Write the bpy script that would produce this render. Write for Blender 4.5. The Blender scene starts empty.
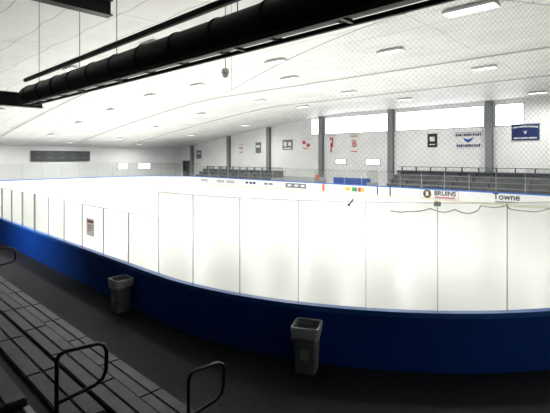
import bpy, bmesh, math, random
from mathutils import Vector, Matrix, Euler
random.seed(4)
S=bpy.context.scene
COL=S.collection
S.view_settings.view_transform='Standard'

# ---------------------------------------------------------------- materials
def mat(name,col,rough=0.6,metal=0.0,var=0.12,scale=6.0,spec=0.5,bump=0.0,emit=None,es=0,trans=0.0,alpha=1.0):
    m=bpy.data.materials.new(name); m.use_nodes=True
    nt=m.node_tree; b=nt.nodes['Principled BSDF']
    tc=nt.nodes.new('ShaderNodeTexCoord'); n=nt.nodes.new('ShaderNodeTexNoise')
    n.inputs['Scale'].default_value=scale; n.inputs['Detail'].default_value=4
    nt.links.new(tc.outputs['Object'],n.inputs['Vector'])
    r=nt.nodes.new('ShaderNodeValToRGB')
    r.color_ramp.elements[0].position=0.3; r.color_ramp.elements[1].position=0.7
    r.color_ramp.elements[0].color=[c*(1-var) for c in col]+[1]
    r.color_ramp.elements[1].color=[min(1,c*(1+var)) for c in col]+[1]
    nt.links.new(n.outputs['Fac'],r.inputs['Fac']); nt.links.new(r.outputs['Color'],b.inputs['Base Color'])
    b.inputs['Roughness'].default_value=rough; b.inputs['Metallic'].default_value=metal
    b.inputs['Specular IOR Level'].default_value=spec; b.inputs['Alpha'].default_value=alpha
    if bump:
        bp=nt.nodes.new('ShaderNodeBump'); bp.inputs['Strength'].default_value=bump
        nt.links.new(n.outputs['Fac'],bp.inputs['Height']); nt.links.new(bp.outputs['Normal'],b.inputs['Normal'])
    if emit:
        b.inputs['Emission Color'].default_value=(*emit,1); b.inputs['Emission Strength'].default_value=es
    if trans:
        t=nt.nodes.new('ShaderNodeBsdfTranslucent'); nt.links.new(r.outputs['Color'],t.inputs['Color'])
        mx=nt.nodes.new('ShaderNodeMixShader'); mx.inputs['Fac'].default_value=trans
        nt.links.new(b.outputs[0],mx.inputs[1]); nt.links.new(t.outputs[0],mx.inputs[2])
        nt.links.new(mx.outputs[0],nt.nodes['Material Output'].inputs[0])
    return m
M={}
M['blue']=mat('board_blue',(0.005,0.070,0.42),0.45,var=0.08,spec=.3)
M['bluecap']=mat('cap_blue',(0.03,0.17,0.60),0.4,var=0.05)
M['boardwhite']=mat('board_white',(0.86,0.86,0.85),0.4,var=0.03,scale=2)
M['yellow']=mat('kick_yellow',(0.78,0.74,0.60),0.5,var=.04)
M['rubber']=mat('rubber_floor',(0.013,0.013,0.015),0.7,var=0.35,scale=9,bump=0.1,spec=.25)
M['plank']=mat('plank_grey',(0.027,0.031,0.041),0.5,var=0.4,scale=3,spec=.25)
M['plankdark']=mat('plank_dark',(0.007,0.008,0.010),0.6,var=0.25,scale=5,spec=.15)
M['steelblack']=mat('black_steel',(0.010,0.010,0.011),0.38,metal=0.3,bump=.25,scale=4)
M['black']=mat('matte_black',(0.008,0.008,0.009),0.6)
M['alu']=mat('aluminium',(0.85,0.88,0.9),0.4,var=.03,alpha=.5)
M['pale']=mat('pale_plastic',(0.9,0.9,0.88),0.4,var=.03,alpha=.6)
M['alusolid']=mat('aluminium_frame',(0.6,0.63,0.65),0.35,metal=.4,var=.05)
M['aluplain']=mat('aluminium_nosing',(0.2,0.21,0.22),0.4,metal=.6)
M['wall']=mat('wall_paint',(0.88,0.88,0.87),0.8,var=0.05,scale=0.5)
M['wallend']=mat('wall_paint_end',(0.90,0.91,0.90),0.8,var=0.04,scale=0.5)
M['walldark']=mat('wall_dark',(0.05,0.05,0.055),0.8)
M['column']=mat('column_grey',(0.23,0.24,0.25),0.6)
M['seatgrey']=mat('far_seat_grey',(0.07,0.075,0.085),0.6)
M['risergrey']=mat('far_riser_grey',(0.14,0.15,0.16),0.7)
M['trash']=mat('trash_grey',(0.24,0.25,0.26),0.5)
M['white']=mat('white_print',(0.85,0.85,0.85),0.6,var=0.02)
M['paper']=mat('paper_sign',(0.92,0.92,0.90),0.6,var=0.02,trans=.65)
M['redpaper']=mat('red_paper_print',(0.85,0.32,0.28),0.6,var=0.05,trans=.6)
M['red']=mat('red_print',(0.55,0.05,0.05),0.6,var=0.05)
M['orange']=mat('orange_print',(0.8,0.15,0.03),0.6,var=0.05)
M['navy']=mat('navy_cloth',(0.010,0.025,0.11),0.8)
M['gold']=mat('gold_print',(0.8,0.5,0.04),0.6,var=0.05)
M['green']=mat('green_print',(0.05,0.3,0.1),0.6,var=0.05)
M['greycloth']=mat('grey_cloth',(0.45,0.46,0.48),0.8)
M['midgrey']=mat('mid_grey_print',(0.2,0.2,0.22),0.8)
M['darkcloth']=mat('dark_cloth',(0.03,0.03,0.035),0.8)
M['scoregrey']=mat('scoreboard_grey',(0.07,0.075,0.08),0.6)
M['scoretrim']=mat('scoreboard_trim',(0.10,0.105,0.11),0.6)
M['housing']=mat('lamp_housing',(0.8,0.8,0.79),0.5,var=.03)
M['pipe']=mat('conduit_grey',(0.5,0.5,0.49),0.5,var=.05)
M['lens']=mat('lamp_lens',(0.9,0.9,0.88),0.5,emit=(1,0.99,0.97),es=3)
M['pane']=mat('window_pane',(0.8,0.85,0.9),0.3,emit=(0.97,0.99,1),es=2.8)
M['door']=mat('door_grey',(0.4,0.41,0.42),0.6)
M['cable']=mat('cable_pale',(0.9,0.89,0.86),0.5,alpha=.7)

def liner():
    m=bpy.data.materials.new('bag_liner'); m.use_nodes=True; nt=m.node_tree
    b=nt.nodes['Principled BSDF']
    n=nt.nodes.new('ShaderNodeTexNoise'); n.inputs['Scale'].default_value=14
    r=nt.nodes.new('ShaderNodeValToRGB'); r.color_ramp.elements[0].color=(0.60,0.62,0.64,1); r.color_ramp.elements[1].color=(0.92,0.93,0.95,1)
    nt.links.new(n.outputs['Fac'],r.inputs['Fac']); nt.links.new(r.outputs['Color'],b.inputs['Base Color'])
    b.inputs['Roughness'].default_value=0.3; b.inputs['Alpha'].default_value=0.85
    bp=nt.nodes.new('ShaderNodeBump'); bp.inputs['Strength'].default_value=0.6
    nt.links.new(n.outputs['Fac'],bp.inputs['Height']); nt.links.new(bp.outputs['Normal'],b.inputs['Normal'])
    return m
M['liner']=liner()

def glass(name,tint):
    m=bpy.data.materials.new(name); m.use_nodes=True; nt=m.node_tree; nt.nodes.clear()
    o=nt.nodes.new('ShaderNodeOutputMaterial'); mx=nt.nodes.new('ShaderNodeMixShader')
    t=nt.nodes.new('ShaderNodeBsdfTransparent'); g=nt.nodes.new('ShaderNodeBsdfGlossy')
    n=nt.nodes.new('ShaderNodeTexNoise'); n.inputs['Scale'].default_value=1.5
    r=nt.nodes.new('ShaderNodeMapRange'); r.inputs['To Min'].default_value=0.02; r.inputs['To Max'].default_value=0.06
    t.inputs['Color'].default_value=(*tint,1); g.inputs['Roughness'].default_value=0.03
    nt.links.new(n.outputs['Fac'],r.inputs['Value']); nt.links.new(r.outputs['Result'],mx.inputs['Fac'])
    nt.links.new(t.outputs[0],mx.inputs[1]); nt.links.new(g.outputs[0],mx.inputs[2]); nt.links.new(mx.outputs[0],o.inputs[0])
    return m
M['glass']=glass('rink_glass',(0.94,0.948,0.94))
M['glassedge']=mat('glass_edge',(0.55,0.60,0.60),0.3,var=.05,alpha=.45)
M['joint']=mat('glass_joint',(0.6,0.64,0.64),0.3,var=.05,alpha=.28)

def netmat(s0):
    m=bpy.data.materials.new('net_mesh'); m.use_nodes=True; nt=m.node_tree; nt.nodes.clear()
    N=nt.nodes.new; L=nt.links.new
    o=N('ShaderNodeOutputMaterial'); mx=N('ShaderNodeMixShader'); t=N('ShaderNodeBsdfTransparent'); d=N('ShaderNodeBsdfDiffuse')
    d.inputs['Color'].default_value=(0.04,0.04,0.04,1)
    uv=N('ShaderNodeUVMap'); sp=N('ShaderNodeSeparateXYZ'); L(uv.outputs[0],sp.inputs[0])
    def ma(op,a,b=None):
        n=N('ShaderNodeMath'); n.operation=op
        for i,v in enumerate((a,b)):
            if v is None: continue
            if isinstance(v,(int,float)): n.inputs[i].default_value=v
            else: L(v,n.inputs[i])
        return n.outputs[0]
    mr=N('ShaderNodeMapRange'); L(sp.outputs[0],mr.inputs['Value']); mr.inputs['From Min'].default_value=s0; mr.inputs['From Max'].default_value=s0+5.5
    mr.inputs['To Min'].default_value=0.006; mr.inputs['To Max'].default_value=0.045
    w=mr.outputs[0]
    cell=0.095
    p=ma('LESS_THAN',ma('FRACT',ma('DIVIDE',ma('ADD',sp.outputs[0],sp.outputs[1]),cell)),w)
    q=ma('LESS_THAN',ma('FRACT',ma('DIVIDE',ma('ADD',ma('SUBTRACT',sp.outputs[0],sp.outputs[1]),100),cell)),w)
    f=ma('MAXIMUM',p,q)
    L(f,mx.inputs['Fac']); L(t.outputs[0],mx.inputs[1]); L(d.outputs[0],mx.inputs[2]); L(mx.outputs[0],o.inputs[0])
    return m

def icemat():
    m=bpy.data.materials.new('ice'); m.use_nodes=True; nt=m.node_tree; b=nt.nodes['Principled BSDF']
    N=nt.nodes.new; L=nt.links.new
    tc=N('ShaderNodeTexCoord'); sp=N('ShaderNodeSeparateXYZ'); L(tc.outputs['Object'],sp.inputs[0])
    base=N('ShaderNodeTexNoise'); base.inputs['Scale'].default_value=0.35; base.inputs['Detail'].default_value=5; L(tc.outputs['Object'],base.inputs['Vector'])
    r=N('ShaderNodeValToRGB'); r.color_ramp.elements[0].color=(0.765,0.775,0.74,1); r.color_ramp.elements[1].color=(0.795,0.80,0.765,1)
    L(base.outputs['Fac'],r.inputs['Fac'])
    cur=r.outputs['Color']
    def line(x,w,col,fac,cur):
        c=N('ShaderNodeMath'); c.operation='COMPARE'; L(sp.outputs[0],c.inputs[0]); c.inputs[1].default_value=x; c.inputs[2].default_value=w
        f=N('ShaderNodeMath'); f.operation='MULTIPLY'; L(c.outputs[0],f.inputs[0]); f.inputs[1].default_value=fac
        mx=N('ShaderNodeMix'); mx.data_type='RGBA'; L(f.outputs[0],mx.inputs['Factor']); L(cur,mx.inputs['A']); mx.inputs['B'].default_value=(*col,1)
        return mx.outputs['Result']
    for x,w,c,fa in ((-28.6,0.15,(0.7,0.1,0.1),0.08),(-20,0.15,(0.1,0.2,0.7),0.06),(-37.2,0.15,(0.1,0.2,0.7),0.08)):
        cur=line(x,w,c,fa,cur)
    L(cur,b.inputs['Base Color']); b.inputs['Roughness'].default_value=0.27; b.inputs['Specular IOR Level'].default_value=0.35
    return m
M['ice']=icemat()

def ceilmat():
    m=bpy.data.materials.new('ceiling_panels'); m.use_nodes=True; nt=m.node_tree; b=nt.nodes['Principled BSDF']
    N=nt.nodes.new; L=nt.links.new
    tc=N('ShaderNodeTexCoord')
    wn=N('ShaderNodeTexNoise'); wn.inputs['Scale'].default_value=0.4; wn.inputs['Detail'].default_value=1; L(tc.outputs['Object'],wn.inputs['Vector'])
    ws=N('ShaderNodeVectorMath'); ws.operation='SCALE'; ws.inputs['Scale'].default_value=0.5; L(wn.outputs['Color'],ws.inputs[0])
    wa=N('ShaderNodeVectorMath'); wa.operation='ADD'; L(tc.outputs['Object'],wa.inputs[0]); L(ws.outputs[0],wa.inputs[1])
    br=N('ShaderNodeTexBrick'); L(wa.outputs[0],br.inputs['Vector'])
    br.inputs['Scale'].default_value=1.0; br.inputs['Brick Width'].default_value=7.2; br.inputs['Row Height'].default_value=1.5
    br.inputs['Mortar Size'].default_value=0.03; br.offset=0.0; br.inputs['Mortar Smooth'].default_value=.5
    br.inputs['Color1'].default_value=(0.905,0.90,0.885,1); br.inputs['Color2'].default_value=(0.95,0.945,0.93,1); br.inputs['Mortar'].default_value=(0.60,0.595,0.58,1)
    n=N('ShaderNodeTexNoise'); n.inputs['Scale'].default_value=0.4; n.inputs['Detail'].default_value=6; L(tc.outputs['Object'],n.inputs['Vector'])
    r=N('ShaderNodeMapRange'); r.inputs['From Min'].default_value=0.3; r.inputs['From Max'].default_value=0.5; r.inputs['To Min'].default_value=0.90; r.inputs['To Max'].default_value=1.0
    L(n.outputs['Fac'],r.inputs['Value'])
    mx=N('ShaderNodeVectorMath'); mx.operation='SCALE'; L(br.outputs['Color'],mx.inputs[0]); L(r.outputs[0],mx.inputs['Scale'])
    L(mx.outputs[0],b.inputs['Base Color']); b.inputs['Roughness'].default_value=0.5
    bp=N('ShaderNodeBump'); bp.inputs['Strength'].default_value=0.5; bp.inputs['Distance'].default_value=0.3
    L(n.outputs['Fac'],bp.inputs['Height']); L(bp.outputs[0],b.inputs['Normal'])
    return m
M['ceil']=ceilmat()

# ---------------------------------------------------------------- helpers
def obj(name,me,parent=None,**k):
    o=bpy.data.objects.new(name,me); COL.objects.link(o)
    if parent: o.parent=parent
    for a,b in k.items(): o[a]=b
    return o
def empty(name,loc=(0,0,0),**k):
    o=obj(name,None,None,**k); o.location=loc; o.empty_display_size=0.2; return o
def meshdata(name,v,f,mats,mi=None,smooth=False):
    me=bpy.data.meshes.new(name); me.from_pydata([tuple(p) for p in v],[],f)
    for m in mats: me.materials.append(M[m])
    if mi:
        for p,i in zip(me.polygons,mi): p.material_index=i
    if smooth:
        for p in me.polygons: p.use_smooth=True
    me.update(); return me
def boxes(name,lst,mats,parent=None,bev=0.0,**k):
    """one mesh made of several boxes (cx,cy,cz,sx,sy,sz[,mi])"""
    bm=bmesh.new()
    for b in lst:
        mi=b[6] if len(b)>6 else 0
        r=bmesh.ops.create_cube(bm,size=1.0)
        vs=r['verts']
        for v in vs: v.co=Vector((v.co.x*b[3]+b[0],v.co.y*b[4]+b[1],v.co.z*b[5]+b[2]))
        for f in {f for v in vs for f in v.link_faces}: f.material_index=mi
    if bev: bmesh.ops.bevel(bm,geom=bm.edges[:],offset=bev,segments=2,affect='EDGES')
    me=bpy.data.meshes.new(name); bm.to_mesh(me); bm.free()
    for m in mats: me.materials.append(M[m])
    return obj(name,me,parent,**k)
def box(name,c,s,m,parent=None,bev=0.0,**k): return boxes(name,[(*c,*s)],[m],parent,bev,**k)
def tubemesh(name,pts,r,m,cyclic=False,smoothcurve=False,res=3):
    cu=bpy.data.curves.new(name,'CURVE'); cu.dimensions='3D'; cu.bevel_depth=r; cu.bevel_resolution=res; cu.use_fill_caps=True
    sp=cu.splines.new('NURBS' if smoothcurve else 'POLY'); sp.points.add(len(pts)-1)
    for p,q in zip(sp.points,pts): p.co=(*q,1)
    sp.use_cyclic_u=cyclic
    if smoothcurve: sp.order_u=3; sp.use_endpoint_u=True; sp.resolution_u=6
    o=bpy.data.objects.new('t',cu); COL.objects.link(o)
    dg=bpy.context.evaluated_depsgraph_get(); me=bpy.data.meshes.new_from_object(o.evaluated_get(dg))
    bpy.data.objects.remove(o); me.name=name; me.materials.clear(); me.materials.append(M[m])
    for p in me.polygons: p.use_smooth=True
    return me
def tube(name,pts,r,m,parent=None,cyclic=False,smoothcurve=False,res=3,**k):
    return obj(name,tubemesh(name,pts,r,m,cyclic,smoothcurve,res),parent,**k)
def text(name,s,loc,size,m,rot=(math.pi/2,0,0),parent=None,sx=1.0,ext=0.004,bold=0.012,**k):
    cu=bpy.data.curves.new(name,'FONT'); cu.body=s; cu.size=size; cu.extrude=ext; cu.align_x='CENTER'; cu.align_y='CENTER'; cu.offset=bold*size
    o=bpy.data.objects.new('t',cu); COL.objects.link(o)
    dg=bpy.context.evaluated_depsgraph_get(); me=bpy.data.meshes.new_from_object(o.evaluated_get(dg))
    bpy.data.objects.remove(o)
    me.materials.clear(); me.materials.append(M[m])
    me.transform(Matrix.Translation(loc)@Euler(rot).to_matrix().to_4x4()@Matrix.Diagonal((sx,1,1,1)))
    return obj(name,me,parent,**k)
def setlabel(o,l,c,g=None):
    o['label']=l; o['category']=c
    if g: o['group']=g

# ---------------------------------------------------------------- room
def zc(x):
    if x>-30: return 8.85
    t=min(1,(-30-x)/33.0)
    return 8.85-3.65*(t**1.2)
XL,XR,YN,YF=-63.0,6.0,-2.4,42.0
o=meshdata('floor',[(XL,YN,0),(XR,YN,0),(XR,YF,0),(XL,YF,0)],[(0,1,2,3)],['rubber'])
obj('floor',o,kind='structure')
xs=[XL+i*(XR-XL)/46 for i in range(47)]
v=[];f=[]
for x in xs: v+=[(x,YN,zc(x)),(x,YF,zc(x))]
for i in range(46): f.append((2*i,2*i+1,2*i+3,2*i+2))
obj('ceiling',meshdata('ceiling',v,f,['ceil']),kind='structure')
WX0,WX1,WZ0,WZ1=-34.3,-10.4,6.45,8.5
v=[];f=[]
def q(a,b,c,d):
    n=len(v); v.extend([a,b,c,d]); f.append((n,n+1,n+2,n+3))
cols=sorted(set(xs+[WX0,WX1]))
for a,b in zip(cols[:-1],cols[1:]):
    if a>=WX0-1e-6 and b<=WX1+1e-6:
        q((a,YF,0),(b,YF,0),(b,YF,WZ0),(a,YF,WZ0)); q((a,YF,WZ1),(b,YF,WZ1),(b,YF,zc(b)),(a,YF,zc(a)))
    else: q((a,YF,0),(b,YF,0),(b,YF,zc(b)),(a,YF,zc(a)))
obj('wall_far',meshdata('wall_far',v,f,['wall']),kind='structure')
obj('wall_end',meshdata('wall_end',[(XL,YN,0),(XL,YF,0),(XL,YF,zc(XL)),(XL,YN,zc(XL))],[(0,1,2,3)],['wallend']),kind='structure')
obj('wall_right',meshdata('wall_right',[(XR,YN,0),(XR,YF,0),(XR,YF,8.85),(XR,YN,8.85)],[(0,1,2,3)],['wall']),kind='structure')
v=[];f=[]
for a,b in zip(xs[:-1],xs[1:]): q((a,YN,0),(b,YN,0),(b,YN,zc(b)),(a,YN,zc(a)))
obj('wall_near',meshdata('wall_near',v,f,['walldark']),kind='structure')
box('baseboard_far',((XL+XR)/2,YF-0.03,0.15),(XR-XL,0.06,0.3),'column',kind='structure')
segs=[(-34.3,-32.95),(-32.1,-23.55),(-22.7,-13.65),(-12.8,-10.4)]
for i,(a,b) in enumerate(segs):
    w=empty('window_%d'%(i+1),((a+b)/2,YF,WZ0),kind='structure')
    c=(b-a)/2
    box('pane',(0,0.1,(WZ1-WZ0)/2),(b-a,0.04,WZ1-WZ0),'pane',w)
    fr=[(0,0.03,0.04,b-a,0.1,0.08),(0,0.03,WZ1-WZ0-0.04,b-a,0.1,0.08),(-c+.04,0.03,(WZ1-WZ0)/2,.08,.1,WZ1-WZ0),(c-.04,0.03,(WZ1-WZ0)/2,.08,.1,WZ1-WZ0)]
    n=max(1,round((b-a)/2.2))
    for j in range(1,n): fr.append((-c+j*(b-a)/n,0.03,(WZ1-WZ0)/2,.035,.06,WZ1-WZ0))
    boxes('window_frame',fr,['greycloth'],w)
for i,(x,wd) in enumerate(((-25.4,1.8),(-29.7,1.5))):
    w=empty('window_%d'%(5+i),(x,YF,2.85),kind='structure')
    box('pane',(0,-0.03,0.3),(wd,0.03,0.6),'pane',w)
    boxes('window_frame',[(0,-.04,0,wd+.1,.06,.07),(0,-.04,.6,wd+.1,.06,.07),(-wd/2,-.04,.3,.07,.06,.6),(wd/2,-.04,.3,.07,.06,.6),(0,-.04,.3,.05,.06,.6)],['column'],w)
for i,(y,wd) in enumerate(((35.0,2.2),(31.4,1.6))):
    w=empty('window_%d'%(7+i),(XL,y,1.8),kind='structure')
    box('pane',(0.03,0,0.45),(0.03,wd,0.9),'pane',w)
    boxes('window_frame',[(.04,0,0,.06,wd+.1,.07),(.04,0,.9,.06,wd+.1,.07),(.04,-wd/2,.45,.06,.07,.9),(.04,wd/2,.45,.06,.07,.9),(.04,0,.45,.06,.07,.9)],['column'],w)
for i,(x,wd,h,m_) in enumerate(((-55.0,1.0,2.16,'door'),(-52.2,1.0,2.16,'door'),(-61.3,2.0,3.0,'darkcloth'))):
    d=empty('door_%d'%(i+1),(x,YF,0),kind='structure')
    box('door_leaf',(0,-0.04,h/2),(wd,0.05,h),m_,d)
    boxes('door_frame',[(-wd/2-.06,-.05,h/2,.1,.08,h),(wd/2+.06,-.05,h/2,.1,.08,h),(0,-.05,h+.05,wd+.2,.08,.1)],['column'],d)
for i,x in enumerate((-59.5,-50.1,-41.6,-32.5,-23.1,-13.2,-3.6)):
    h=min(zc(x-.35),zc(x))-0.02
    c=boxes('steel_column',[(0,-.15,h/2,.62,.03,h),(0,.12,h/2,.62,.03,h),(0,-.015,h/2,.05,.27,h),(0,-.02,.02,.8,.44,.04)],['column'])
    c.location=(x,YF-0.18-0.02,0); setlabel(c,'grey painted steel H column standing against the wall','column','steel columns along the long wall')
# ---------------------------------------------------------------- rink path
X0,X1,Y0,Y1,R=-57.0,-0.2,5.2,35.4,8.5
LS=X1-X0-2*R; LE=Y1-Y0-2*R; LA=math.pi*R/2
TOT=2*LS+2*LE+4*LA
def P(s):
    s%=TOT
    if s<LS: return (X0+R+s,Y0,0,-1)
    s-=LS
    def arc(cx,cy,a0,s):
        a=a0+s/R; return (cx+R*math.cos(a),cy+R*math.sin(a),math.cos(a),math.sin(a))
    if s<LA: return arc(X1-R,Y0+R,-math.pi/2,s)
    s-=LA
    if s<LE: return (X1,Y0+R+s,1,0)
    s-=LE
    if s<LA: return arc(X1-R,Y1-R,0,s)
    s-=LA
    if s<LS: return (X1-R-s,Y1,0,1)
    s-=LS
    if s<LA: return arc(X0+R,Y1-R,math.pi/2,s)
    s-=LA
    if s<LE: return (X0,Y1-R-s,-1,0)
    s-=LE
    return arc(X0+R,Y0+R,math.pi,s)
brk=[0,LS,LS+LA,LS+LA+LE,LS+2*LA+LE,2*LS+2*LA+LE,2*LS+3*LA+LE,2*LS+3*LA+2*LE,TOT]
def solid(name,s0,s1,oi,oo,z0,z1,mats,mi4,parent,closed=False,step=0.35,**k):
    n=max(1,int(math.ceil((s1-s0)/step)))
    ss=[s0+(s1-s0)*i/n for i in range(n+(0 if closed else 1))]
    v=[];f=[];mi=[]
    for s in ss:
        x,y,nx,ny=P(s)
        v+=[(x+nx*oi,y+ny*oi,z0),(x+nx*oo,y+ny*oo,z0),(x+nx*oo,y+ny*oo,z1),(x+nx*oi,y+ny*oi,z1)]
    m=len(ss)
    for i in range(m if closed else m-1):
        a=4*i;b=4*((i+1)%m)
        f+=[(a+3,b+3,b,a),(a+1,b+1,b+2,a+2),(a+2,b+2,b+3,a+3),(a,b,b+1,a+1)]; mi+=list(mi4)
    if not closed:
        f+=[(0,1,2,3),(4*m-1,4*m-2,4*m-3,4*m-4)]; mi+=[mi4[2]]*2
    return obj(name,meshdata(name,v,f,mats,mi),parent,**k)
BT=1.03
bar=empty('rink_barrier',(0,0,0)); setlabel(bar,'blue and white dasher boards with clear glass around the ice','rink barrier')
solid('dasher_board',0,TOT,-0.05,0.05,0.0,BT-.09,['boardwhite','blue','blue'],(0,1,2,2),bar,closed=True,label='board blue outside and white inside')
solid('cap_rail',0,TOT,-0.07,0.07,BT-.09,BT,['bluecap'],(0,0,0,0),bar,closed=True,label='blue cap rail')
solid('kick_plate',0,TOT,-0.065,-0.052,0.03,0.17,['yellow'],(0,0,0,0),bar,closed=True,label='pale yellow kick plate')
npan=[28,11,6,6,20,6,6,6]
pane_s=[]
for i in range(8):
    a,b=brk[i],brk[i+1]; hi=2.30 if i in(0,) else (2.45 if i==4 else 2.90)
    for j in range(npan[i]):
        s0=a+(b-a)*j/npan[i]; s1=a+(b-a)*(j+1)/npan[i]
        solid('glass_pane',s0+0.008,s1-0.008,-0.010,0.010,BT,hi,['glass','glassedge'],(0,0,1,1),bar,step=0.6)
        pane_s.append((s0,i,hi))
    if i<3: solid('top_trim',a,b,-0.014,0.014,hi,hi+.018,['joint'],(0,0,0,0),bar,step=.4,label='thin clear trim on glass top')
for s0,i,hi in pane_s:
    x,y,nx,ny=P(s0); h=hi-BT
    low=i in(0,4)
    gate=i==0 and -22.5<x<-17
    w,d=(0.030,0.02) if low else (0.016,0.014)
    if gate: w,d=.05,.05; h+=.06
    p=box('post',(0,0,h/2),(w,d,h),'alusolid' if gate else ('alu' if low else 'joint'),bar)
    p.location=(x,y,BT); p.rotation_euler=(0,0,math.atan2(ny,nx)+math.pi/2)
ya=Y1-0.058
def adpanel(x,w,m,z=0.56,h=0.56): return box('advertisement',(x,ya,z),(w,0.01,h),m,bar)
yt=ya-0.008
bm=bmesh.new()
def disc(cx,cz,r,y,mi,n=28):
    vs=[bm.verts.new((cx+r*math.cos(2*math.pi*i/n),y,cz+r*math.sin(2*math.pi*i/n))) for i in range(n)]
    fa=bm.faces.new(vs); fa.material_index=mi
cx=-16.12; cz=.57
disc(cx,cz,.37,yt,0); disc(cx,cz,.33,yt-.003,1); disc(cx,cz,.305,yt-.006,0)
for k in range(8):
    a=k*math.pi/4+.39
    c,s=math.cos(a),math.sin(a); pts=[(.24,-.010),(.31,-.010),(.31,.010),(.24,.010)]
    fa=bm.faces.new([bm.verts.new((cx+c*u-s*w,yt-.008,cz+s*u+c*w)) for u,w in pts]); fa.material_index=1
me=bpy.data.meshes.new('emblem'); bm.to_mesh(me); bm.free()
for m in('black','gold','white'): me.materials.append(M[m])
obj('emblem',me,bar,label='round black spoked emblem with gold accents')
text('lettering','B',(cx,yt-.012,cz),.48,'white',parent=bar,bold=.03)
text('lettering','BRUINS',(-14.6,yt,.65),.54,'black',parent=bar,bold=.02,sx=1.0)
box('advertisement',(-14.6,yt,.33),(1.7,.006,.09),'red',bar)
boxes('advertisement',[(-15.1,yt,.91,3.2,.006,.02),(-15.1,yt,.22,3.2,.006,.02),(-16.7,yt,.565,.02,.006,.7),(-13.5,yt,.565,.02,.006,.7)],['midgrey'],bar,label='thin dark frame around printed ad')
text('lettering','Towne',(-9.95,yt,.68),.66,'black',parent=bar,bold=.014,sx=.98)
boxes('advertisement',[(-10.65+.17*k,yt,.31,.12,.006,.09) for k in range(9)],['midgrey'],bar)
adpanel(-22.5,0.3,'gold',h=.4); adpanel(-22.85,0.3,'red',h=.4); adpanel(-23.4,0.6,'green',h=.4); adpanel(-24.2,.6,'gold',h=.3)
adpanel(-19.6,0.12,'black',z=.53,h=.82); adpanel(-20.9,0.12,'blue',z=.53,h=.82)
adpanel(-27.2,0.3,'orange',z=.55,h=.78); adpanel(-31.0,3.0,'midgrey',h=.5); adpanel(-38.5,2.4,'white')
for x in(-38.9,-38.2,-37.6): box('advertisement',(x,yt,.58),(.45,.006,.25),'navy',bar)
for x in(-31.9,-30.9,-30.0): box('advertisement',(x,yt,.58),(.5,.006,.18),'white',bar)
for x in(-34.8,-35.6): box('advertisement',(x,yt,.58),(.6,.006,.22),'midgrey',bar)
for x in(-42,-44,-47.5): adpanel(x,1.6,'greycloth',h=.4)
n=260; v=[]
for i in range(n):
    x,y,nx,ny=P(TOT*i/n); v.append((x-nx*.06,y-ny*.06,0.03))
obj('ice_sheet',meshdata('ice_sheet',v,[tuple(range(n))],['ice']),label='white rink ice inside the boards',category='ice')
sg=empty('notice_sign',(-12.35,Y0-0.02,1.45)); setlabel(sg,'small white notice with red print on the rink glass','sign')
box('sign_board',(0,0,.24),(.5,.004,.48),'paper',sg)
boxes('sign_print',[(0,-.005,.40,.38,.002,.06),(-.03,-.005,.29,.3,.002,.025),(0,-.005,.22,.36,.002,.025),(-.05,-.005,.15,.26,.002,.025)],['redpaper'],sg)
# ---------------------------------------------------------------- far bleachers and benches
def farbleach(x0,x1,rows,mat1,label):
    b=empty('bleacher',((x0+x1)/2,36.9,0)); setlabel(b,label,'bleachers')
    L=x1-x0
    lst=[(0,.7*i+.35,(.25+.42*i)/2,L,.7,.25+.42*i) for i in range(rows)]
    boxes('riser',lst,['risergrey'],b)
    for i in range(rows):
        z=.25+.42*i
        boxes('seat',[(0,.7*i+.5,z+.36,L,.3,.05)]+[(-L/2+.3+j*1.5,.7*i+.5,z+.17,.06,.2,.34) for j in range(int(L/1.5))],[mat1],b)
    return b
farbleach(-21.6,1.0,6,'seatgrey','dark grey stepped spectator bleachers against the long wall')
farbleach(-53.5,-37.5,5,'seatgrey','grey stepped bleachers beyond the far corner of ice')
be=empty('player_bench_box',(-29,36.0,0)); setlabel(be,'players bench enclosure with blue panels beside the boards','players bench')
box('back_panel',(-3.3,2.2,.7),(6.2,.08,1.4),'greycloth',be,label='pale grey back panel')
box('back_panel',(3.3,2.2,.75),(4.6,.08,1.5),'blue',be,label='blue back panel')
for x in(-6.5,0,6.5): box('side_panel',(x,1.1,.6),(.08,2.1,1.2),'greycloth',be)
boxes('bench_seat',[(-3.2,1.6,.48,5.8,.35,.06)]+[(x,1.6,.22,.06,.3,.5) for x in(-5.8,-3.2,-.6)],['plank'],be)
boxes('bench_seat',[(3.2,1.6,.48,5.8,.35,.06)]+[(x,1.6,.22,.06,.3,.5) for x in(.6,3.2,5.8)],['plank'],be)
for x in(-6.5,0,6.5): box('divider_glass',(x,1.1,1.8),(.02,2.0,1.2),'glass',be)
box('red_panel',(-1.2,2.14,1.25),(.5,.02,.9),'orange',be,label='orange-red upright panel')
# ---------------------------------------------------------------- banners
yb=YF-0.03
def banner(x,z,w,h,base,label,prints,texts=(),shape=None):
    b=empty('wall_banner',(x,yb,z)); setlabel(b,label,'banner','banners on the long wall')
    n=10; v=[];f=[]
    for i in range(n+1):
        u=-w/2+w*i/n; d=-.02-.015*math.sin(i*1.7)
        v+=[(u,d,-h/2),(u,d,h/2)]
    for i in range(n): f.append((2*i,2*i+2,2*i+3,2*i+1))
    obj('cloth',meshdata('cloth',v,f,[base],smooth=True),b)
    tube('hanging_rod',[(-w/2-.06,-.03,h/2),(w/2+.06,-.03,h/2)],.02,'midgrey',b)
    for m,l in prints: boxes('print',[(a,-.06,c,ww,.01,hh) for a,c,ww,hh in l],[m],b)
    for t,a,c,sz,m in texts: text('print',t,(a,-.065,c),sz,m,parent=b)
    if shape:
        pts,m=shape; obj('emblem',meshdata('emblem',[(a,-.067,c) for a,c in pts],[tuple(range(len(pts)))],[m]),b)
    return b
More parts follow.
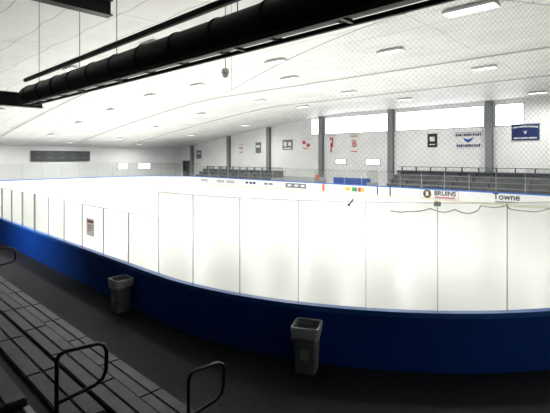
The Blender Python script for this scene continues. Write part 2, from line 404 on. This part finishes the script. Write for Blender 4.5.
def letters(n,x0,x1,z,h,arc=0):
    pat=(.8,.6,.75,.35,.8,.65,.8,.45,.7,.6,.8,.55)
    st=(x1-x0)/n; out=[]
    for k in range(n):
        wd=st*pat[k%12]*.9; out.append((x0+st*(k+.5),z+arc*math.sin(math.pi*(k+.5)/n),wd,h))
    return out
banner(-57.8,4.1,1.3,1.3,'midgrey','small grey banner with pale stripe hanging on wall',[('white',[(0,.2,.9,.2)])])
banner(-38.2,5.3,1.8,1.3,'midgrey','grey banner with pale print hanging on wall',[('white',[(-.4,.1,.5,.6),(.4,.1,.5,.5),(0,-.45,1.3,.15)])])
banner(-35.0,5.3,1.6,1.4,'white','white banner with red print hanging on wall',[('red',[(-.35,.25,.5,.4),(.35,-.1,.5,.4),(-.1,-.5,.8,.1)])])
banner(-43.8,5.0,1.1,1.5,'midgrey','narrow grey banner hanging on wall',[('white',[(0,.2,.8,.3)])])
banner(-47.4,4.8,1.1,1.5,'white','white banner with pale red band hanging on wall',[('red',[(0,.2,.8,.15),(0,-.4,.6,.12)])])
banner(-31.0,5.15,1.2,2.3,'white','tall white banner with red feather-like emblem',[('red',[(-.2,.75,.2,.4),(.12,.6,.22,.6),(0,0,.4,.5),(-.1,-.6,.2,.6)])])
banner(-27.8,5.15,1.2,2.3,'white','tall white banner with bold red lettered emblem',[('red',[(0,-.8,.8,.1),(0,.95,.9,.1)])],[('B',0,.05,1.1,'red')])
banner(-18.6,5.35,1.0,1.35,'darkcloth','narrow black banner with white emblem on wall',[('white',[(0,.15,.5,.45),(0,-.4,.6,.1)])])
bird=[(-.44,.20),(-.18,.13),(0,.04),(.18,.13),(.48,.25),(.36,.02),(.18,-.10),(.1,-.25),(0,-.15),(-.1,-.25),(-.18,-.10),(-.36,0)]
banner(-15.1,5.3,2.7,1.45,'white','wide pale banner with dark lettering around a blue bird',[('navy',letters(12,-1.2,1.2,.50,.24)),('navy',letters(11,-1.1,1.1,-.52,.24))],shape=(bird,'blue'))
banner(-10.3,5.85,2.2,1.45,'navy','navy school banner with white lettering and emblem',[('white',letters(13,-.98,.98,.42,.13,.08)),('white',letters(12,-.9,.9,-.5,.13)),('white',[(0,.70,2.16,.015),(0,-.70,2.16,.015),(-1.07,0,.015,1.42),(1.07,0,.015,1.42)])],[('V',0,-.03,.4,'white')])
sb=empty('scoreboard',(XL+.13,22.4,3.1)); setlabel(sb,'long dark scoreboard mounted on the white end wall','scoreboard')
box('cabinet',(0,0,.72),(.2,7.8,1.44),'scoregrey',sb,bev=.03)
for i in range(5):
    box('panel',(.11,-3+1.5*i,.72),(.02,1.4,1.2),'scoregrey',sb)
    box('panel_trim',(.125,-3+1.5*i,1.15),(.01,.8,.10),'scoretrim',sb)
    box('panel_trim',(.125,-3+1.5*i,.5),(.01,.6,.3),'scoretrim',sb)
# ---------------------------------------------------------------- ceiling lights
lts=[(-5.4,15.2),(-10.3,18.6),(-15.8,16.4),(-18.5,20.5),(-25,18),(-31.5,18),(-38.7,18),(-46,18),(-54,18),
 (-8.4,25.8),(-19.2,28.2),(-28,27),(-37,27),(-46,27),(-55,27),
 (-8.6,38.6),(-18,35),(-28,33),(-41,37),(-50,35),
 (-17.5,10),(-25.6,9.6),(-33.6,10.2),(-42,10),(-51,10),(-59,13),(-59,22),(-59,32)]  # the last three, by the end wall, are extra lamps added to brighten it
for x,y in lts:
    z=zc(x)-0.06
    l=empty('ceiling_light',(x,y,z)); setlabel(l,'white rectangular high bay lamp mounted under the ceiling','ceiling light','ceiling lamps over the ice')
    W=1.7 if math.hypot(x,y)<18 else 1.25
    D=.60 if W>1.5 else .42
    boxes('housing',[(0,0,0,W,D,.04),(0,D/2-.01,-.05,W,.02,.08),(0,-D/2+.01,-.05,W,.02,.08),(-W/2+.01,0,-.05,.02,D,.08),(W/2-.01,0,-.05,.02,D,.08)],['housing'],l)
    box('lens',(0,0,-.07),(W-.06,D-.06,.05),'lens',l)
    ld=bpy.data.lights.new('lamp_glow','AREA'); ld.shape='RECTANGLE'; ld.size=W-.14; ld.size_y=D-.12; ld.energy=(330 if y>12 else 265) if x>-58 else 250; ld.color=(1,.99,.97); ld.spread=math.radians(168)
    lo=bpy.data.objects.new('lamp_glow',ld); COL.objects.link(lo); lo.parent=l; lo.location=(0,0,-.12)
for y in(13.5,23.0,31.0):
    c=tube('ceiling_conduit',[(x,y,zc(x)-.10) for x in [4-i*3 for i in range(22)]],.035,'pipe'); setlabel(c,'thin grey conduit pipe running under the ceiling lining','pipe','conduits under the ceiling')
l=empty('added_board_light',(-17.5,1.2,6.2)); setlabel(l,'added flood lamp that brightens the left boards','lamp')  # invented fixture, added so the left stretch of blue boards reads brighter
boxes('housing',[(0,0,0,.5,.3,.12)],['housing'],l,bev=.02)
box('lens',(0,.02,-.07),(.42,.24,.03),'lens',l)
tube('hanger_rod',[(0,0,.06),(0,0,8.85-6.2-.02)],.015,'steelblack',l)
ld=bpy.data.lights.new('lamp_glow','AREA'); ld.shape='RECTANGLE'; ld.size=.4; ld.size_y=.22; ld.energy=150; ld.spread=math.radians(75)
lo=bpy.data.objects.new('lamp_glow',ld); COL.objects.link(lo); lo.parent=l; lo.location=(0,.03,-.10); lo.rotation_euler=(math.radians(40),0,0)
# ---------------------------------------------------------------- duct above the boards
HY,HZ=4.35,5.64
ht=empty('round_duct',(0,HY,HZ)); setlabel(ht,'fat black round duct with lower rail hung above the boards','duct')
hx0,hx1=-15.0,3.0
tube('duct_tube',[(hx0,0,0),(hx1,0,0)],.27,'steelblack',ht,res=10)
x=-14.6
while x<2.5:
    tube('duct_band',[(x-.03,0,0),(x+.03,0,0)],.288,'black',ht,res=10); x+=1.15
for y in(-.16,.17): box('lower_rail',((hx0+hx1)/2,y,-.275),(hx1-hx0,.05,.06),'black',ht)
box('upper_rail',((hx0+hx1)/2,-.1,.46),(hx1-hx0,.08,.10),'black',ht)
for x in(-14,-11,-9,-5,-3,-1,1):
    box('bracket',(x,0,-.275),(.05,.34,.04),'steelblack',ht)
    tube('hanger_rod',[(x,0,.2),(x,0,zc(x)-HZ)],.008,'steelblack',ht)
def ibeam(x,y0,y1,z,label,w=.24,h=.3):
    L=y1-y0
    c=boxes('cross_beam',[(0,0,0,w,L,.03),(0,0,h,w,L,.03),(0,0,h/2,.04,L,h)],['steelblack']); c.location=(x,(y0+y1)/2,z)
    setlabel(c,label,'steel beam')
ibeam(-15.8,3.3,5.0,5.36,'short black beam at the end of the duct',.3,.42)
ibeam(-9.2,-2.3,4.3,6.80,'black steel cross beam running over the bleachers',.26,.32)
dk=empty('air_duct',(0,3.2,7.25)); setlabel(dk,'black rectangular air duct running high above the bleachers','duct')
box('duct_body',(-3,0,.2),(12.4,.5,.4),'steelblack',dk,bev=.02)
for x in(-8,-6,-4,-2,0): box('duct_flange',(x,0,.2),(.05,.56,.46),'black',dk)
dm=empty('hanging_dome_camera',(-5.9,4.85,5.15)); setlabel(dm,'small pale dome camera hanging beside the duct','camera')
bm=bmesh.new(); bmesh.ops.create_uvsphere(bm,u_segments=20,v_segments=12,radius=.055)
me=bpy.data.meshes.new('dome'); bm.to_mesh(me); bm.free(); me.materials.append(M['pale'])
for p in me.polygons:p.use_smooth=True
obj('dome',me,dm)
bm=bmesh.new(); bmesh.ops.create_cone(bm,cap_ends=True,segments=20,radius1=.075,radius2=.055,depth=.08,matrix=Matrix.Translation((0,0,.065)))
me=bpy.data.meshes.new('cap'); bm.to_mesh(me); bm.free(); me.materials.append(M['pale']); obj('housing_cap',me,dm)
tube('drop_pipe',[(0,0,.10),(0,0,8.85-5.15-.02)],.010,'pale',dm)
# ---------------------------------------------------------------- netting
sA=LS+LA*0.17; sB=LS+LA+8
M['net']=netmat(sA)
n=70; v=[];f=[]; uvs=[]
NZ=10
def nettop(s):
    rise=min(1,(s-sA)/(LA*.40)); rise=rise*(2-rise)
    return 5.0+1.45*rise-.12*abs(math.sin((s-sA)*0.75))
for i in range(n+1):
    s=sA+(sB-sA)*i/n; x,y,nx,ny=P(s)
    for j in range(NZ+1):
        t=j/NZ; bow=.05*math.sin(s*1.1+t*2)
        zt=nettop(s); z0=3.32-.04*math.sin(s*1.7); z=z0+(zt-z0)*t
        v.append((x+nx*(.1+bow),y+ny*(.1+bow),z)); uvs.append((s,z))
W=NZ+1
for i in range(n):
    for j in range(NZ): f.append((i*W+j,(i+1)*W+j,(i+1)*W+j+1,i*W+j+1))
me=meshdata('safety_net',v,f,['net']); ul=me.uv_layers.new(name='UVMap')
for l in me.loops: ul.data[l.index].uv=uvs[l.vertex_index]
nt=obj('safety_net',me,kind='stuff'); setlabel(nt,'black diamond mesh safety net hanging above the end glass','net')
pts=[]
for i in range(n+1): pts.append(v[i*W+NZ])
tube('net_cable',pts,.004,'midgrey',nt)
for k in range(0,n+1,10): tube('net_drop_cord',[pts[k],(pts[k][0],pts[k][1],8.8)],.003,'midgrey',nt)
pts=[]
for i in range(170):
    s=LS+LA*.395+i*.055; x,y,nx,ny=P(s+.05*math.sin(i*.8))
    z=2.80-.035*math.sin(i*.15)-.035*math.sin(i*.31+1)-.035*math.cos(i*.8)*abs(math.sin(i*.07)); o_=.07+.05*math.sin(i*.6)
    pts.append((x+nx*o_,y+ny*o_,z))
c=tube('draped_cable',pts,.008,'cable',smoothcurve=True); setlabel(c,'loose pale cable draped along the top of glass','cable')
x,y,nx,ny=P(LS+LA*.45)
d=empty('glass_clip_box',(x+nx*.18,y+ny*.18,2.86)); d.rotation_euler=(0,0,math.atan2(ny,nx)+math.pi/2); setlabel(d,'small pale device clipped to top of glass','electrical box')
box('case',(0,0,.05),(.12,.03,.08),'pale',d,bev=.008); box('clip',(0,.05,.09),(.03,.08,.02),'pale',d)
x,y,nx,ny=P(LS+LA*.345)
d=empty('glass_top_bracket',(x+nx*.03,y+ny*.03,2.86)); d.rotation_euler=(0,0,math.atan2(ny,nx)+math.pi/2); setlabel(d,'small dark angled bracket on top of glass','bracket')
tube('bracket_arm',[(-.04,-.03,0),(0,-.03,.05),(.035,-.03,.10)],.013,'midgrey',d); box('bracket_foot',(-.04,-.03,0),(.04,.03,.04),'midgrey',d)
# ---------------------------------------------------------------- near bleachers
def nearbleach(x0,x1,label):
    L=x1-x0
    b=empty('bleacher',(x0,0,0)); setlabel(b,label,'bleachers')
    nseg=max(1,round(L/1.3)) ; sl=L/nseg
    for k in range(7):
        y0=3.3-.7*k; z=.4+.4*k
        for j in range(nseg):
            cx=(j+.5)*sl
            boxes('seat_plank',[(cx,y0-.088,z-.05,sl-.014,.174,.11),(cx,y0-.268,z-.05,sl-.014,.174,.11)],['plank'],b,bev=.014)
        if k>0:
            boxes('foot_plank',[(L/2,y0+.18,z-.46,L,.34,.04)],['plankdark'],b,bev=.006)
        boxes('riser_board',[(L/2,y0-.37,z-.22,L,.025,.22)],['plankdark'],b)
    for j in range(nseg+1):
        cx=min(max(j*sl,.05),L-.05)
        boxes('support_frame',[(cx,3.3-.7*k-.15,(.4+.4*k-.105)/2,.05,.26,.4+.4*k-.105) for k in range(7)]+[(cx,1.05,.06,.05,4.6,.06)],['steelblack'],b)
nearbleach(-22.0,-4.15,'dark grey plank bleachers stepping down toward the boards')
nearbleach(-2.85,3.5,'dark grey plank bleachers beyond the stair aisle')
st=boxes('aisle_steps',[(0,3.3-.7*k+.35,(.4*k-.05)/2,1.2,.7,.4*k-.05) for k in range(1,8)]+[(0,3.3-.7*k+.67,.4*k-.045,1.2,.05,.015,1) for k in range(1,8)],['plankdark','aluplain'])
st.location=(-3.5,0,0); setlabel(st,'dark stair aisle between two banks of bleachers','steps')
def rail(x,y,zb,zt,label):
    r=empty('handrail',(x,y,zb)); setlabel(r,label,'handrail','black loop handrails in the bleachers')
    h=zt-zb
    pts=[(0,0,0),(0,0,h-.06),(0,.015,h-.02),(0,.06,h),(0,.34,h-.02),(0,.39,h-.05),(0,.415,h-.11),(0,.41,h-.27),(0,.38,h-.34),(0,.31,h-.37),(0,.01,h-.40)]
    tube('rail_tube',pts,.017,'steelblack',r)
    bm=bmesh.new(); bmesh.ops.create_cone(bm,cap_ends=True,segments=16,radius1=.05,radius2=.045,depth=.015,matrix=Matrix.Translation((0,0,.0075)))
    me=bpy.data.meshes.new('flange'); bm.to_mesh(me); bm.free(); me.materials.append(M['steelblack']); obj('base_flange',me,r)
rail(-3.7,1.28,1.15,2.1,'black tubular loop handrail on upper aisle step')
rail(-3.3,2.28,.75,1.72,'black tubular loop handrail on lower aisle step')
rail(-11.9,2.75,.8,1.5,'black tubular loop handrail farther along the bleachers')
# ---------------------------------------------------------------- trash cans
def rsq(h,z,r=.25,n=5):
    out=[]
    rr=h*r*2*.5
    for cx,cy,a0 in((h-rr,h-rr,0),(-h+rr,h-rr,90),(-h+rr,-h+rr,180),(h-rr,-h+rr,270)):
        for i in range(n+1):
            a=math.radians(a0+90*i/n); out.append((cx+rr*math.cos(a),cy+rr*math.sin(a),z))
    return out
def loft(name,rings,m,parent,capb=True,**k):
    v=[];f=[]; n=len(rings[0])
    for r in rings: v+=r
    for i in range(len(rings)-1):
        for j in range(n): f.append((i*n+j,i*n+(j+1)%n,(i+1)*n+(j+1)%n,(i+1)*n+j))
    if capb: f.append(tuple(reversed(range(n))))
    return obj(name,meshdata(name,v,f,[m],smooth=False),parent,**k)
def trash(x,y,rot,label,sc=1.0):
    t=empty('trash_can',(x,y,0)); t.rotation_euler=(0,0,rot); t.scale=(sc*.96,sc*.96,sc); setlabel(t,label,'trash can','trash cans by the boards')
    loft('bin_body',[rsq(.195,0),rsq(.20,.02),rsq(.226,.70),rsq(.236,.71),rsq(.238,.80),rsq(.222,.80),rsq(.19,.05)],'trash',t)
    loft('bin_rim',[rsq(.240,.80),rsq(.252,.81),rsq(.252,.85),rsq(.238,.85),rsq(.232,.80)],'midgrey',t,capb=False,label='dark rim')
    rings=[]
    random.seed(int(abs(x)*10))
    for z,h in((.70,.222),(.84,.234),(.872,.25),(.862,.266),(.81,.268),(.74,.264),(.66,.258)):
        rr=rsq(h,z); rr=[(a*(1+random.uniform(-.005,.035)),b*(1+random.uniform(-.005,.035)),c+random.uniform(-.05,.03)*(c<.69)) for a,b,c in rr]; rings.append(rr)
    loft('bag_liner',rings,'liner',t,capb=False,label='translucent plastic liner folded over rim')
    box('bin_label',(0,-.216,.36),(.17,.006,.2),'greycloth',t)
trash(-9.9,4.89,.0,'grey square trash can with clear liner beside blue boards',.90)
trash(-4.80,5.77,.48,'grey square trash can with liner by the curved boards',.93)

# ---------------------------------------------------------------- world, camera
w=bpy.data.worlds.new('World'); S.world=w; w.use_nodes=True
w.node_tree.nodes['Background'].inputs[0].default_value=(.8,.85,.9,1); w.node_tree.nodes['Background'].inputs[1].default_value=.3
cd=bpy.data.cameras.new('camera'); cam=bpy.data.objects.new('camera',cd); COL.objects.link(cam)
cd.sensor_width=36; cd.lens=28.15; cd.shift_y=-0.09; cd.clip_start=.05; cd.clip_end=300
cam.location=(0,0,3.7); cam.rotation_euler=(math.pi/2,0,math.radians(44))
S.camera=cam
